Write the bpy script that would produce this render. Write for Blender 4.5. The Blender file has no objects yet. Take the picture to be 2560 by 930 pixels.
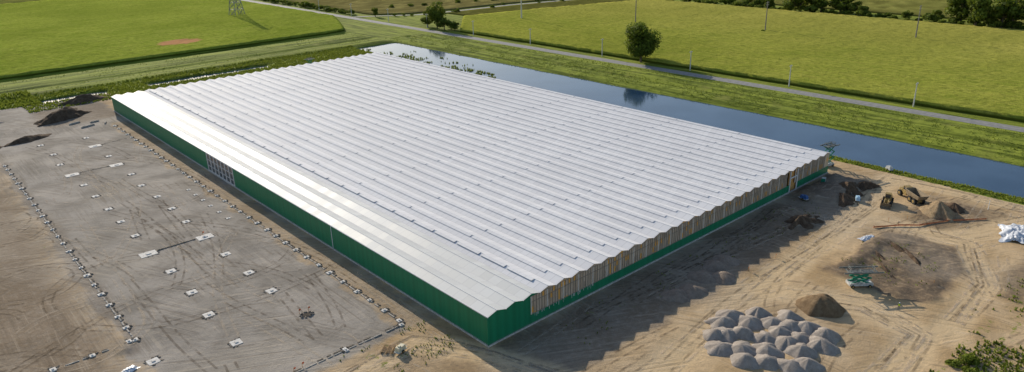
import bpy, math, random
import numpy as np
from mathutils import Vector, Matrix
random.seed(7); RNG=np.random.RandomState(11)
SC=bpy.context.scene; COL=SC.collection

# ------------------------------------------------------------------ noise
def _h(ix,iy,s):
    v=np.sin(ix*127.1+iy*311.7+s*74.7)*43758.5453
    return v-np.floor(v)
def vn(x,y,sc,s=0):
    x=np.asarray(x,float)/sc; y=np.asarray(y,float)/sc
    ix=np.floor(x);iy=np.floor(y);fx=x-ix;fy=y-iy
    fx=fx*fx*(3-2*fx);fy=fy*fy*(3-2*fy)
    a=_h(ix,iy,s);b=_h(ix+1,iy,s);c=_h(ix,iy+1,s);d=_h(ix+1,iy+1,s)
    return (a*(1-fx)+b*fx)*(1-fy)+(c*(1-fx)+d*fx)*fy
def fbm(x,y,sc,s=0,o=4):
    r=0;a=.5;t=0
    for i in range(o):
        r=r+a*vn(x,y,sc/2**i,s+i*3.3);t+=a;a*=.5
    return r/t
def ss(a,b,x):
    t=np.clip((np.asarray(x,float)-a)/(b-a),0,1);return t*t*(3-2*t)

# ------------------------------------------------------------------ node helpers
class M:
    def __init__(s,name,rough=.8,spec=.3):
        s.m=bpy.data.materials.new(name);s.m.use_nodes=True;s.nt=s.m.node_tree
        s.b=s.nt.nodes["Principled BSDF"];s.b.inputs["Roughness"].default_value=rough
        s.b.inputs["Specular IOR Level"].default_value=spec
        s._p=None
    def n(s,t,**k):
        nd=s.nt.nodes.new(t)
        for a,v in k.items():setattr(nd,a,v)
        return nd
    def L(s,a,b):s.nt.links.new(a,b)
    def put(s,inp,v):
        if isinstance(v,bpy.types.NodeSocket):s.L(v,inp)
        else:
            if hasattr(inp.default_value,'__len__') and len(inp.default_value)==4 and len(v)==3:v=(*v,1)
            inp.default_value=v
    def pos(s):
        if s._p is None:s._p=s.n("ShaderNodeNewGeometry").outputs["Position"]
        return s._p
    def obj(s):return s.n("ShaderNodeTexCoord").outputs["Object"]
    def xyz(s,v=None):
        nd=s.n("ShaderNodeSeparateXYZ");s.L(v or s.pos(),nd.inputs[0]);return nd.outputs
    def math(s,op,a,b=0.,c=None):
        nd=s.n("ShaderNodeMath",operation=op);s.put(nd.inputs[0],a);s.put(nd.inputs[1],b)
        if c is not None:s.put(nd.inputs[2],c)
        return nd.outputs[0]
    def noise(s,sc,det=4,rough=.55,v=None,dist=0,col=False):
        nd=s.n("ShaderNodeTexNoise");s.L(v or s.pos(),nd.inputs["Vector"])
        nd.inputs["Scale"].default_value=sc;nd.inputs["Detail"].default_value=det
        nd.inputs["Roughness"].default_value=rough;nd.inputs["Distortion"].default_value=dist
        return nd.outputs[1 if col else 0]
    def vmul(s,v,k):
        nd=s.n("ShaderNodeVectorMath",operation='MULTIPLY');s.L(v,nd.inputs[0]);nd.inputs[1].default_value=k;return nd.outputs[0]
    def vrot(s,v,a):
        nd=s.n("ShaderNodeVectorRotate",rotation_type='Z_AXIS');s.L(v,nd.inputs[0]);nd.inputs["Angle"].default_value=a;return nd.outputs[0]
    def ramp(s,f,a,b):
        nd=s.n("ShaderNodeMapRange",interpolation_type='SMOOTHSTEP');s.put(nd.inputs[0],f)
        nd.inputs[1].default_value=a;nd.inputs[2].default_value=b;return nd.outputs[0]
    def mix(s,f,a,b,mode='MIX'):
        nd=s.n("ShaderNodeMix",data_type='RGBA',blend_type=mode)
        s.put(nd.inputs[0],f);s.put(nd.inputs[6],a);s.put(nd.inputs[7],b);return nd.outputs[2]
    def bump(s,h,st=.5,d=.1):
        nd=s.n("ShaderNodeBump");s.put(nd.inputs["Height"],h);nd.inputs["Strength"].default_value=st;nd.inputs["Distance"].default_value=d
        s.L(nd.outputs[0],s.b.inputs["Normal"])
    def col(s,c):s.put(s.b.inputs["Base Color"],c)
def simple(name,c,rough=.7,spec=.3,metal=0,var=.25,sc=2.):
    m=M(name,rough,spec)
    m.b.inputs["Metallic"].default_value=metal
    n=m.noise(sc,4,.6,v=m.obj())
    m.col(m.mix(m.ramp(n,.3,.7),tuple(v*(1-var) for v in c),tuple(min(1,v*(1+var)) for v in c)))
    return m.m

# ------------------------------------------------------------------ mesh builder
class B:
    def __init__(s):s.v=[];s.f=[];s.mi=[]
    def quad(s,a,b,c,d,m=0):
        k=len(s.v);s.v+=[a,b,c,d];s.f.append((k,k+1,k+2,k+3));s.mi.append(m)
    def box(s,c,d,rz=0,m=0,ry=0,taper=1.):
        k=len(s.v);R=Matrix.Rotation(rz,3,'Z')@Matrix.Rotation(ry,3,'Y')
        for z in(-.5,.5):
            t=taper if z>0 else 1
            for x,y in((-.5,-.5),(.5,-.5),(.5,.5),(-.5,.5)):
                p=R@Vector((x*d[0]*t,y*d[1]*t,z*d[2]));s.v.append((p.x+c[0],p.y+c[1],p.z+c[2]))
        for f in((3,2,1,0),(4,5,6,7),(0,1,5,4),(1,2,6,5),(2,3,7,6),(3,0,4,7)):
            s.f.append(tuple(k+i for i in f));s.mi.append(m)
    def beam(s,a,b,r,r2=None,n=6,m=0):
        r2=r if r2 is None else r2
        a=Vector(a);b=Vector(b);d=(b-a).normalized()
        u=d.orthogonal().normalized();w=d.cross(u);k=len(s.v)
        for p,q in((a,r),(b,r2)):
            for i in range(n):
                t=2*math.pi*i/n;s.v.append(tuple(p+(u*math.cos(t)+w*math.sin(t))*q))
        for i in range(n):
            j=(i+1)%n;s.f.append((k+i,k+j,k+n+j,k+n+i));s.mi.append(m)
        s.f.append(tuple(k+i for i in range(n))[::-1]);s.mi.append(m)
        s.f.append(tuple(k+n+i for i in range(n)));s.mi.append(m)
    def mesh(s,name,mats):
        me=bpy.data.meshes.new(name);me.from_pydata(s.v,[],s.f);me.update()
        for m in (mats if isinstance(mats,(list,tuple)) else [mats]):me.materials.append(m)
        if any(s.mi):me.polygons.foreach_set("material_index",s.mi)
        return me
def O(name,data,loc=(0,0,0),parent=None,rz=0,scale=None,**k):
    o=bpy.data.objects.new(name,data);COL.objects.link(o);o.location=loc;o.rotation_euler=(0,0,rz)
    if scale:o.scale=scale if hasattr(scale,'__len__') else(scale,)*3
    if parent:o.parent=parent
    for a,v in k.items():o[a]=v
    return o
def smooth(me):
    me.polygons.foreach_set("use_smooth",[True]*len(me.polygons))
def gridmesh(name,X,Y,Z,mats,attr=None,sm=True):
    ny,nx=X.shape
    me=bpy.data.meshes.new(name)
    co=np.stack([X,Y,Z],-1).reshape(-1,3).astype(np.float32)
    idx=np.arange(nx*ny).reshape(ny,nx)
    q=np.stack([idx[:-1,:-1],idx[:-1,1:],idx[1:,1:],idx[1:,:-1]],-1).reshape(-1,4)
    me.vertices.add(len(co));me.vertices.foreach_set("co",co.ravel())
    me.loops.add(q.size);me.loops.foreach_set("vertex_index",q.ravel().astype(np.int32))
    me.polygons.add(len(q));me.polygons.foreach_set("loop_start",np.arange(0,q.size,4,dtype=np.int32))
    me.polygons.foreach_set("loop_total",np.full(len(q),4,dtype=np.int32))
    me.update(calc_edges=True);me.validate()
    if sm:smooth(me)
    me.materials.append(mats)
    if attr is not None:
        a=me.color_attributes.new("zone",'FLOAT_COLOR','POINT')
        a.data.foreach_set("color",attr.reshape(-1,4).astype(np.float32).ravel())
    return me

# ================================================================== GROUND
def seglist(segs):
    out=[]
    for a,b,st in segs:
        n=max(1,int(round((b-a)/st)));out+=list(np.linspace(a,b,n,endpoint=False))
    out.append(segs[-1][1]);return np.array(out)
gx=seglist([(-5000,-1000,800),(-1000,-200,80),(-200,-100,8),(-100,166,1.0),(166,240,1.2),(240,300,5),(300,1000,50),(1000,5000,800)])
gy=seglist([(-5000,-600,800),(-600,-120,40),(-120,-80,4),(-80,265,1.0),(265,410,1.2),(410,520,8),(520,1200,60),(1200,5000,800)])
X,Y=np.meshgrid(gx,gy)
def canal_cut(x,y):
    w=(fbm(x,y,14,3)-.5)*1.8
    c=ss(162,168,x+w)*(1-ss(194.5,200,x+w))*(1-ss(332,339,y+w))
    w2=(fbm(x,y,9,8)-.5)*5
    span=np.maximum(ss(-24,-16,x+w2)*(1-ss(6,12,x+w2)),.85*ss(26,34,x+w2)*(1-ss(92,104,x+w2)))
    l=span*(1-ss(164,168,x))*ss(317,321,y+w2*.5)*(1-ss(326,331,y+w2*.5))
    return np.maximum(c,l)
def height(x,y):
    z=(fbm(x,y,12,1,4)-.5)*.5
    site=(x<160)&(y<300)
    z=z*np.where(site,.6,1)
    z=z-2.2*canal_cut(x,y)
    far=(y<350)
    z=z+np.where(far,1,0)*(1.0*ss(199,205,x)*(1-ss(209,214,x))-.9*ss(212,216,x)*(1-ss(217,221,x))+.5*ss(221,226,x)*(1-ss(230,236,x)))
    z=z+((fbm(x,y,3,5,3)-.5)*.6)*ss(199,202,x)*(1-ss(232,237,x))*far
    hz=1.0*ss(337,343,y)*(1-ss(350,357,y))-.8*ss(357,361,y)*(1-ss(363,367,y))+.4*ss(368,374,y)*(1-ss(386,393,y))-1.1*ss(394,398,y)*(1-ss(400,403,y))
    z=z+hz*(1-ss(188,205,x))
    flat=((x>-1)&(x<146)&(y>-1)&(y<274))|((x>237)&(x<245))
    z=np.where(flat,-.02,z)
    nearb=(np.maximum(np.maximum(-x,x-145),np.maximum(-y,y-273)))
    z=np.where(nearb<6,z*ss(0,6,nearb),z)
    z=np.where((x>236)&(x<252),np.minimum(z,.0)*.3-.06,z)
    return z
Z=height(X,Y)
Z+=np.where((X>-58)&(X<-50)&(Y>50)&(Y<250),.6*(ss(-58,-55,X)*(1-ss(-54.5,-52.8,X)))*(fbm(X,Y,5,44)),0)
wobble=(fbm(X,Y,25,31)-.5)*14
grass=np.ones_like(X)
dirt=(X+wobble*.25<158)&(Y<262)&(X>-400)
dirt|=((X<8+wobble)&(Y+wobble*.6<318))
grass[dirt]=0
def rect(x0,x1,y0,y1,f=2.):
    w=(fbm(X,Y,8,51)-.5)*6
    return ss(x0-f,x0+f,X+w)*(1-ss(x1-f,x1+f,X+w))*ss(y0-f,y0+f,Y+w)*(1-ss(y1-f,y1+f,Y+w))
weeds=np.maximum.reduce([.38*rect(82,110,-51,-31),.44*rect(30,400,-200,-64),.42*rect(92,300,-120,-66),.36*rect(20,118,-12,-3),.40*rect(-26,-4,4,17),.35*rect(112,136,-40,-30),.32*rect(-60,-54,50,250)])
grass=np.maximum(grass,weeds)
tan=ss(-3,3,X+(fbm(X,Y,6,9)-.5)*6)
tan=np.maximum(tan,.85*(1-ss(14,19,Y+(fbm(X,Y,6,2)-.5)*4)))
tan=np.maximum(tan,.5*rect(-9,0,0,250,1))
tan=np.maximum(tan,.45*rect(-300,-53.5,-60,260,1))
tan=tan*(1-.55*rect(4,125,-19,2,2))  # soil greyed by colour along the greenhouse's cast shadow
def lane(pts,w):
    d=np.full_like(X,1e9)
    for (x0,y0),(x1,y1) in zip(pts[:-1],pts[1:]):
        dx,dy=x1-x0,y1-y0;t=np.clip(((X-x0)*dx+(Y-y0)*dy)/(dx*dx+dy*dy),0,1)
        d=np.minimum(d,np.hypot(X-x0-t*dx,Y-y0-t*dy))
    return 1-ss(w*.5,w,d+(fbm(X,Y,7,61)-.5)*3)
LANES=[([(-20,-34),(20,-28.5),(60,-25),(105,-24),(125,-22),(153,-16),(157,-60)],4.8),([(60,-25),(70,-45),(66,-58),(30,-60)],5.5),([(119,-24),(119,-50),(98,-60),(70,-61)],4.),([(119,-45),(150,-60),(200,-90)],6),([(150,-16),(154,-30),(156,-90)],4.5),([(-60,5),(-10,12),(-3,0),(5,-24)],4)]
ln=np.maximum.reduce([lane(p,w_) for p,w_ in LANES])
patch=rect(79,114,-56,-30.5,1.2)
dark=np.maximum.reduce([1.0*patch,1.1*rect(120,147,-17,-1),.8*rect(0,120,-19,-1),.4*rect(-54,-51,50,252,1),.7*rect(-100,-58,40,230,4),  # long strip by the front wall paints the greenhouse shadow darker
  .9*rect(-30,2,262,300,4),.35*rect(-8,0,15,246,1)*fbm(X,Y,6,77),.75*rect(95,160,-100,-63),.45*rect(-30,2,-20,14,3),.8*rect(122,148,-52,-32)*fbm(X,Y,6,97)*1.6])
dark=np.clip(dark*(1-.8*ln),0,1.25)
Z-=.12*ln*((X<165)&(Y<5))
Z+=patch*(1-ln)*((fbm(X,Y,3.2,14,3)-.3)*.9)
Z+=.5*rect(84,108,-35,-31,1)
Z+=rect(120,144,-15,-2,1.5)*(fbm(X,Y,4,24,3))*2.6*((X<145)|(Y<-2))*ss(-1,-4,Y)
Z+=rect(94,110,-15,-5,1.5)*(fbm(X,Y,4,27,3))*1.8
Zg=Z
def zat(x,y):
    i=int(np.clip(np.searchsorted(gx,x)-1,0,len(gx)-2));j=int(np.clip(np.searchsorted(gy,y)-1,0,len(gy)-2))
    u=(x-gx[i])/(gx[i+1]-gx[i]);v=(y-gy[j])/(gy[j+1]-gy[j])
    return float((Zg[j,i]*(1-u)+Zg[j,i+1]*u)*(1-v)+(Zg[j+1,i]*(1-u)+Zg[j+1,i+1]*u)*v)
zone=np.stack([grass,tan,dark,ln],-1)
gm=M("ground_soil_and_grass",.95,.05)
at=gm.n("ShaderNodeAttribute",attribute_name="zone")
sp=gm.n("ShaderNodeSeparateColor");gm.L(at.outputs["Color"],sp.inputs[0])
R_,G_,B_=sp.outputs;A_=at.outputs["Alpha"]
n1=gm.noise(.08,6,.6);n2=gm.noise(.7,6,.65);n3=gm.noise(4.,3,.7);n4=gm.noise(.025,3,.5)
s1=gm.noise(1.,4,.65,v=gm.vmul(gm.pos(),(1.1,.05,1)),dist=.35)
s2=gm.noise(1.,4,.65,v=gm.vmul(gm.vrot(gm.pos(),.5),(.06,1.2,1)),dist=.35)
s3=gm.noise(1.,4,.65,v=gm.vmul(gm.vrot(gm.pos(),-.45),(.9,.05,1)),dist=.6)
selA=gm.ramp(gm.noise(.022,2),.46,.54);selB=gm.ramp(gm.noise(.03,2,v=gm.vmul(gm.pos(),(1,-1,1))),.48,.56)
stk=gm.mix(selB,gm.mix(selA,s1,s2),s3)
gray=gm.mix(gm.ramp(n1,.35,.65),(.255,.228,.195),(.385,.345,.30))
tanc=gm.mix(gm.ramp(n1,.35,.65),(.43,.295,.155),(.60,.435,.255))
c=gm.mix(gm.ramp(gm.math('ADD',G_,gm.math('MULTIPLY',gm.math('SUBTRACT',n2,.5),.6)),.15,.8),gray,tanc)
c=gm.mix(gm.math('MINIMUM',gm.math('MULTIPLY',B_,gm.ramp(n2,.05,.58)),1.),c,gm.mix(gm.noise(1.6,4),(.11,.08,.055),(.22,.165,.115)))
c=gm.mix(gm.math('MULTIPLY',A_,.85),c,gm.mix(n2,(.56,.40,.22),(.74,.565,.35)))
c=gm.mix(gm.math('MULTIPLY',gm.ramp(n4,.5,.62),.22),c,(.47,.41,.33))
c=gm.mix(gm.math('MULTIPLY',gm.ramp(n2,.56,.7),.35),c,(.17,.13,.09))
c=gm.mix(gm.math('MULTIPLY',gm.ramp(stk,.50,.66),.42),c,(.16,.125,.09))
c=gm.mix(gm.math('MULTIPLY',gm.ramp(stk,.46,.34),.26),c,(.57,.48,.37))
c=gm.mix(1.,c,gm.mix(n3,(.72,.72,.72),(1.25,1.25,1.25)),'MULTIPLY')
st=gm.noise(1.,4,.6,v=gm.vmul(gm.pos(),(.5,.02,1)))
stx=gm.noise(1.,4,.6,v=gm.vmul(gm.pos(),(.02,.35,1)))
xs=gm.xyz();sel=gm.math('GREATER_THAN',xs[0],198.)
stm=gm.math('ADD',gm.math('MULTIPLY',st,sel),gm.math('MULTIPLY',stx,gm.math('SUBTRACT',1.,sel)))
gr=gm.mix(gm.ramp(stm,.38,.6),(.10,.13,.018),(.26,.30,.045))
gr=gm.mix(gm.math('MULTIPLY',gm.ramp(n2,.5,.75),.5),gr,(.065,.09,.012))
gr=gm.mix(gm.math('MULTIPLY',gm.ramp(n1,.52,.7),.35),gr,(.31,.285,.08))
gr=gm.mix(1.,gr,gm.mix(n3,(.65,.65,.65),(1.35,1.35,1.35)),'MULTIPLY')
gmask=gm.ramp(gm.math('ADD',R_,gm.math('MULTIPLY',gm.math('SUBTRACT',gm.noise(.45,6,.7),.5),1.3)),.5,.62)
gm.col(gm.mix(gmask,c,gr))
hh=gm.math('ADD',gm.math('MULTIPLY',n2,.6),gm.math('ADD',gm.math('MULTIPLY',n3,.35),gm.math('MULTIPLY',stk,-.5)))
gm.bump(hh,.8,.32)
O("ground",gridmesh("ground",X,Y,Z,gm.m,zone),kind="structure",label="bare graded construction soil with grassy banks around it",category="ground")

def trackmat(name,c,al):
    m=M(name,.95,.05);m.col(c);t=m.n("ShaderNodeBsdfTransparent");mx=m.n("ShaderNodeMixShader")
    m.L(m.math('MULTIPLY',m.ramp(m.noise(.35,4,.7),.38,.62),al),mx.inputs[0]);m.L(t.outputs[0],mx.inputs[1]);m.L(m.b.outputs[0],mx.inputs[2])
    m.L(mx.outputs[0],m.nt.nodes["Material Output"].inputs[0]);return m.m
TD=trackmat("rut_dark",(.16,.12,.082),.36);TL=trackmat("rut_pale",(.60,.50,.38),.38)
def tracks():
    b=B();r=random.Random(5)
    def ribbon(pts,w,m):
        for i in range(len(pts)-1):
            (x0,y0),(x1,y1)=pts[i],pts[i+1];L=math.hypot(x1-x0,y1-y0)+1e-6;nx,ny=-(y1-y0)/L*w/2,(x1-x0)/L*w/2
            P=[(x0-nx,y0-ny),(x1-nx,y1-ny),(x1+nx,y1+ny),(x0+nx,y0+ny)]
            b.quad(*[(p[0],p[1],zat(*p)+.045+.004*m) for p in P],m)
    def ok(x,y):
        if y>258 and x>-1:return False
        return not(-2.5<x<147 and -1.5<y<274) and x<157 and y>-80 and not(80<x<112 and -54<y<-32)
    def go(x,y,a,L,cv,m,g=2.,w=.5):
        n=int(L/1.5);A=[];Bp=[];k=cv
        for i in range(n):
            if not ok(x,y):break
            A.append((x-math.sin(a)*g/2,y+math.cos(a)*g/2));Bp.append((x+math.sin(a)*g/2,y-math.cos(a)*g/2))
            x+=1.5*math.cos(a);y+=1.5*math.sin(a);a+=k*1.5;k+=r.uniform(-.004,.004)
        if len(A)>4:ribbon(A,w,m);ribbon(Bp,w,m)
    for pts,w in LANES:
        for q in range(12):
            o=r.uniform(-w*.7,w*.7);P=[]
            for (x0,y0),(x1,y1) in zip(pts[:-1],pts[1:]):
                L=math.hypot(x1-x0,y1-y0);n=max(2,int(L/3))
                for i in range(n):P.append((x0+(x1-x0)*i/n,y0+(y1-y0)*i/n))
            Q=[];
            for i in range(1,len(P)-1):
                dx,dy=P[i+1][0]-P[i-1][0],P[i+1][1]-P[i-1][1];L=math.hypot(dx,dy);oo=o+math.sin(i*.25+q)*.8
                Q.append((P[i][0]-dy/L*oo,P[i][1]+dx/L*oo))
            a=r.randrange(0,max(1,len(Q)//2));Q=[p for p in Q[a:a+r.randrange(10,60)] if ok(*p)]
            if len(Q)>3:ribbon(Q,.5,q%2)
    for i in range(34):go(r.uniform(-50,-10),r.uniform(22,200),math.pi/2+r.uniform(-.2,.2)+(math.pi if i%2 else 0),r.uniform(25,80),r.uniform(-.006,.006),r.choice((0,1)))
    for i in range(5):go(r.uniform(-46,-16),r.uniform(30,230),r.uniform(0,6.28),r.uniform(20,50),r.choice((-1,1))*r.uniform(.05,.11),r.choice((0,1)))
    for i in range(44):go(r.uniform(-95,-58),r.uniform(20,230),r.uniform(0,6.28),r.uniform(30,80),r.choice((-1,1))*r.uniform(.01,.12),r.choice((0,0,1)))
    for i in range(34):go(r.uniform(15,155),r.uniform(-70,-20),r.choice((0,math.pi))+r.uniform(-.3,.3),r.uniform(20,70),r.uniform(-.015,.015),r.choice((0,1)))
    for i in range(6):go(r.uniform(15,150),r.uniform(-65,-22),r.uniform(0,6.28),r.uniform(20,50),r.choice((-1,1))*r.uniform(.05,.12),0)
    for i in range(14):go(r.uniform(0,90),r.uniform(-12,-4),r.uniform(-.1,.1),r.uniform(20,60),r.uniform(-.005,.005),r.choice((0,1)))
    for i in range(10):go(-4.5+r.uniform(-1,1),r.uniform(0,150),math.pi/2,r.uniform(40,120),0,r.choice((0,1)),1.8)
    O("tyre_tracks",b.mesh("tyre_tracks",[TD,TL]),kind="stuff",label="tyre ruts crossing the bare construction soil",category="tyre tracks")
tracks()

# water
wm=M("canal_water",.06,.45);wm.col(wm.mix(wm.ramp(wm.noise(.05,3),.35,.65),(.018,.045,.09),(.035,.07,.125)))
wm.bump(wm.noise(1.2,3,.6,v=wm.vmul(wm.pos(),(1,1.6,1))),.10,.05)
b=B();b.quad((158,-400,-.85),(204,-400,-.85),(204,348,-.85),(158,348,-.85));b.quad((-30,306,-.85),(158,306,-.85),(158,340,-.85),(-30,340,-.85))
O("water",b.mesh("water",wm.m),kind="structure",label="still blue drainage canal wrapping around the greenhouse",category="water")

# roads
rm=M("asphalt",.85,.25)
rc=rm.mix(rm.ramp(rm.noise(.5,5,.6),.3,.7),(.22,.215,.21),(.31,.30,.285))
xr=rm.xyz()[0]
wheel=rm.math('ABSOLUTE',rm.math('SUBTRACT',rm.math('ABSOLUTE',rm.math('SUBTRACT',xr,241.)),1.5))
rm.col(rm.mix(rm.math('MULTIPLY',rm.ramp(wheel,.7,.2),.3),rc,(.15,.148,.145)));rm.bump(rm.noise(8,3),.2,.03)
yy=np.arange(-500,1500,10.);xx=np.array([237.4,238,241,244,244.6])
RX,RY=np.meshgrid(xx,yy);RZ=np.tile(np.array([-.05,.06,.12,.06,-.05]),(len(yy),1))
O("road",gridmesh("road",RX,RY,RZ,rm.m),kind="structure",label="narrow grey asphalt country road beside the canal bank",category="road")
bpts=[(244.6,474),(255,468),(288,440),(330,432),(387,425),(448,407),(520,385),(640,350),(900,270),(1300,150)]
b=B()
for i in range(len(bpts)-1):
    (x0,y0),(x1,y1)=bpts[i:i+2];
    b.quad((x0,y0-2.8,.1),(x1,y1-2.8,.1),(x1,y1+2.8,.1),(x0,y0+2.8,.1))
O("side_road",b.mesh("side_road",simple("side_asphalt",(.28,.27,.25),.9)),kind="structure",label="pale side road branching off between the fields",category="road")

# ================================================================== FIELDS
def cropmat(name,c1,c2,c3,rows=(.9,.06),patch=None,yel=None,rowdir=0,rp=2.3):
    m=M(name,.95,.0)
    n=m.noise(.02,5,.6);n2=m.noise(.35,5,.7);n3=m.noise(2.2,3,.7);nb=m.noise(.008,3,.5)
    r=m.noise(1.,3,.6,v=m.vmul(m.pos(),(rows[0],rows[1],1)))
    xyz=m.xyz()
    c=m.mix(m.ramp(n,.35,.65),c1,c2)
    c=m.mix(m.math('MULTIPLY',m.ramp(r,.36,.64),.7),c,c3)
    if yel:
        f=m.ramp(m.math('ADD',xyz[0],m.math('MULTIPLY',n,80.)),yel[0],yel[1])
        c=m.mix(m.math('MULTIPLY',f,.75),c,yel[2])
    c=m.mix(m.math('MULTIPLY',m.ramp(nb,.42,.6),.3),c,tuple(v*.7 for v in c1))
    c=m.mix(m.math('MULTIPLY',m.ramp(n2,.42,.7),.5),c,tuple(v*.45 for v in c1))
    c=m.mix(1.,c,m.mix(n3,(.45,.45,.45),(1.55,1.55,1.55)),'MULTIPLY')
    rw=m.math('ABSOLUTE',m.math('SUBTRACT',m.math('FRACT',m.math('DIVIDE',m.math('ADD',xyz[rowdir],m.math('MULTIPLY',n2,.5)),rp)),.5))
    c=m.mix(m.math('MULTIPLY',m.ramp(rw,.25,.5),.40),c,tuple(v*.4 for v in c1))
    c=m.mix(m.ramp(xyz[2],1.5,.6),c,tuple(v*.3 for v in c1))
    if patch:
        px,py,ra,rb,pc=patch
        dx=m.math('DIVIDE',m.math('SUBTRACT',xyz[0],px),ra);dy=m.math('DIVIDE',m.math('SUBTRACT',xyz[1],py),rb)
        d=m.math('ADD',m.math('MULTIPLY',dx,dx),m.math('MULTIPLY',dy,dy))
        d=m.math('ADD',d,m.math('MULTIPLY',m.math('SUBTRACT',m.noise(.15,5,.7),.5),2.2))
        c=m.mix(m.math('MULTIPLY',m.ramp(d,1.3,.6),.8),c,pc)
    m.col(c);m.bump(m.math('ADD',n2,m.math('MULTIPLY',n3,.6)),.8,.8)
    return m.m
def field(name,us,lo,hi,vstep,h,mat,swap=False,label="",cat="crop field"):
    n=max(2,int(max(hi(u)-lo(u) for u in us)/vstep));vs=np.linspace(0,1,n)
    U=np.tile(us[None,:],(n,1));V=np.zeros_like(U)
    for i,u in enumerate(us):V[:,i]=lo(u)+(hi(u)-lo(u))*vs
    XX,YY=(V,U) if swap else (U,V)
    ed=(fbm(XX,YY,6,15)-.5)*2.5
    ZZ=h*(.85+.3*fbm(XX,YY,5,4))+RNG.uniform(-.22,.22,XX.shape)
    XX=XX+ed*.6;YY=YY+ed*.6
    XX=np.pad(XX,1,'edge');YY=np.pad(YY,1,'edge');ZZ=np.pad(ZZ,1,'constant',constant_values=-.3)
    me=gridmesh(name,XX,YY,ZZ,mat,sm=False)
    return O(name,me,kind="stuff",label=label,category=cat)
xrL=lambda y:float(np.interp(y,[404,408,440,484,700,886],[180,198,213,231,228,226]))
mL=cropmat("corn_left",(.235,.305,.036),(.315,.375,.052),(.41,.43,.09),(.05,.6),patch=(87,446,15,12,(.60,.27,.16)),rowdir=1)
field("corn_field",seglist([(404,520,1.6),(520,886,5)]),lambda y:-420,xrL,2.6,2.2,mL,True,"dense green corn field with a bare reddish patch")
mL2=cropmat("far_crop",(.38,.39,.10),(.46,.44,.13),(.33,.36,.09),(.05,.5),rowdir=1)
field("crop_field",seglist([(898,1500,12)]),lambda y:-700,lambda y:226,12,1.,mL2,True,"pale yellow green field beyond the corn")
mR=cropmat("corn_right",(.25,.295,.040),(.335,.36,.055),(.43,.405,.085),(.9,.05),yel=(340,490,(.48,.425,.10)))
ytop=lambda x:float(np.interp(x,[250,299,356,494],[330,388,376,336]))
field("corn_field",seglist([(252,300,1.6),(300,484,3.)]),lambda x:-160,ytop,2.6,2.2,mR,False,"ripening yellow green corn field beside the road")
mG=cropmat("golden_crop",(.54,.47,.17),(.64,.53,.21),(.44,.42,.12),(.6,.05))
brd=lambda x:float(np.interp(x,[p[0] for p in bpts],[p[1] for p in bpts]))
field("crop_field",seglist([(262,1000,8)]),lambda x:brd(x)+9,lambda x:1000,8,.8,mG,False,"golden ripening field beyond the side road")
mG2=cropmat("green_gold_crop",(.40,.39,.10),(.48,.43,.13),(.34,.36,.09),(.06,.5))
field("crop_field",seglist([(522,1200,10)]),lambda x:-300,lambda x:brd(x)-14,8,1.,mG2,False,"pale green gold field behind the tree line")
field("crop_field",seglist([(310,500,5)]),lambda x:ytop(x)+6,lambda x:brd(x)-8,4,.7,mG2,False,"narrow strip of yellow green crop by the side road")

# ================================================================== GREENHOUSE
NS=30;LB=145.;LA=273.;SP=LB/NS;HG=6.9;RH=.74;HR=HG+RH;SL=math.atan(RH/(SP/2))
gh=O("greenhouse",None,(0,0,0),label="huge greenhouse with white ridged roof and green metal walls",category="greenhouse")
gm2=M("green_cladding",.42,.45)
zx=gm2.xyz()
co=gm2.math('ADD',zx[0],zx[1])
rib=gm2.math('FRACT',gm2.math('MULTIPLY',co,3.3))
ribm=gm2.ramp(gm2.math('ABSOLUTE',gm2.math('SUBTRACT',rib,.5)),.28,.4)
pan=gm2.noise(1.,0,v=gm2.vmul(gm2.pos(),(.9,.9,.001)))
gc=gm2.mix(gm2.ramp(pan,.3,.7),(.006,.19,.085),(.010,.235,.11))
gc=gm2.mix(gm2.math('MULTIPLY',ribm,.4),gc,(.004,.11,.05))
gc=gm2.mix(gm2.math('MULTIPLY',gm2.ramp(zx[2],1.,0.),gm2.math('MULTIPLY',gm2.noise(1.2,4),.6)),gc,(.16,.16,.10))
gm2.col(gc);gm2.bump(ribm,.4,.05);MGREEN=gm2.m
def roofmat(name,c1,c2,rough,panew,var,spec):
    m=M(name,rough,spec)
    p=m.xyz()
    yf=m.math('FRACT',m.math('DIVIDE',p[1],panew))
    bar=m.ramp(m.math('ABSOLUTE',m.math('SUBTRACT',yf,.5)),.43,.5)
    cell=m.n("ShaderNodeTexWhiteNoise",noise_dimensions='2D')
    cb=m.n("ShaderNodeCombineXYZ");m.L(m.math('FLOOR',m.math('DIVIDE',p[1],panew)),cb.inputs[0]);m.L(m.math('FLOOR',m.math('DIVIDE',p[0],SP/2)),cb.inputs[1])
    m.L(cb.outputs[0],cell.inputs[0])
    c=m.mix(cell.outputs[0],c1,c2)
    c=m.mix(m.math('MULTIPLY',m.ramp(m.noise(.03,4),.4,.65),.35),c,tuple(v*.9 for v in c1))
    c=m.mix(m.math('MULTIPLY',bar,var),c,(.42,.42,.43))
    m.col(c)
    m.put(m.b.inputs["Roughness"],m.math('ADD',rough,m.math('MULTIPLY',cell.outputs[0],.1)))
    m.bump(m.math('ADD',bar,m.math('MULTIPLY',m.noise(.6,2),.3)),.08,.04)
    return m.m
MROOF=roofmat("white_diffuse_glass",(.72,.71,.72),(.79,.78,.785),.7,2.1,.4,.08)
MSTRIP=roofmat("pale_sheet_roof",(.60,.60,.58),(.69,.69,.67),.5,2.9,.3,.2)
MALU=simple("aluminium",(.76,.75,.75),.7,.15,0,.05)
MGUT=simple("gutter_grey",(.60,.60,.60),.8,.1,0,.08)
MWHITE=simple("white_paint",(.78,.78,.77),.5,.3,0,.06)
MDARK=simple("dark_rubber",(.025,.025,.025),.8)
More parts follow.
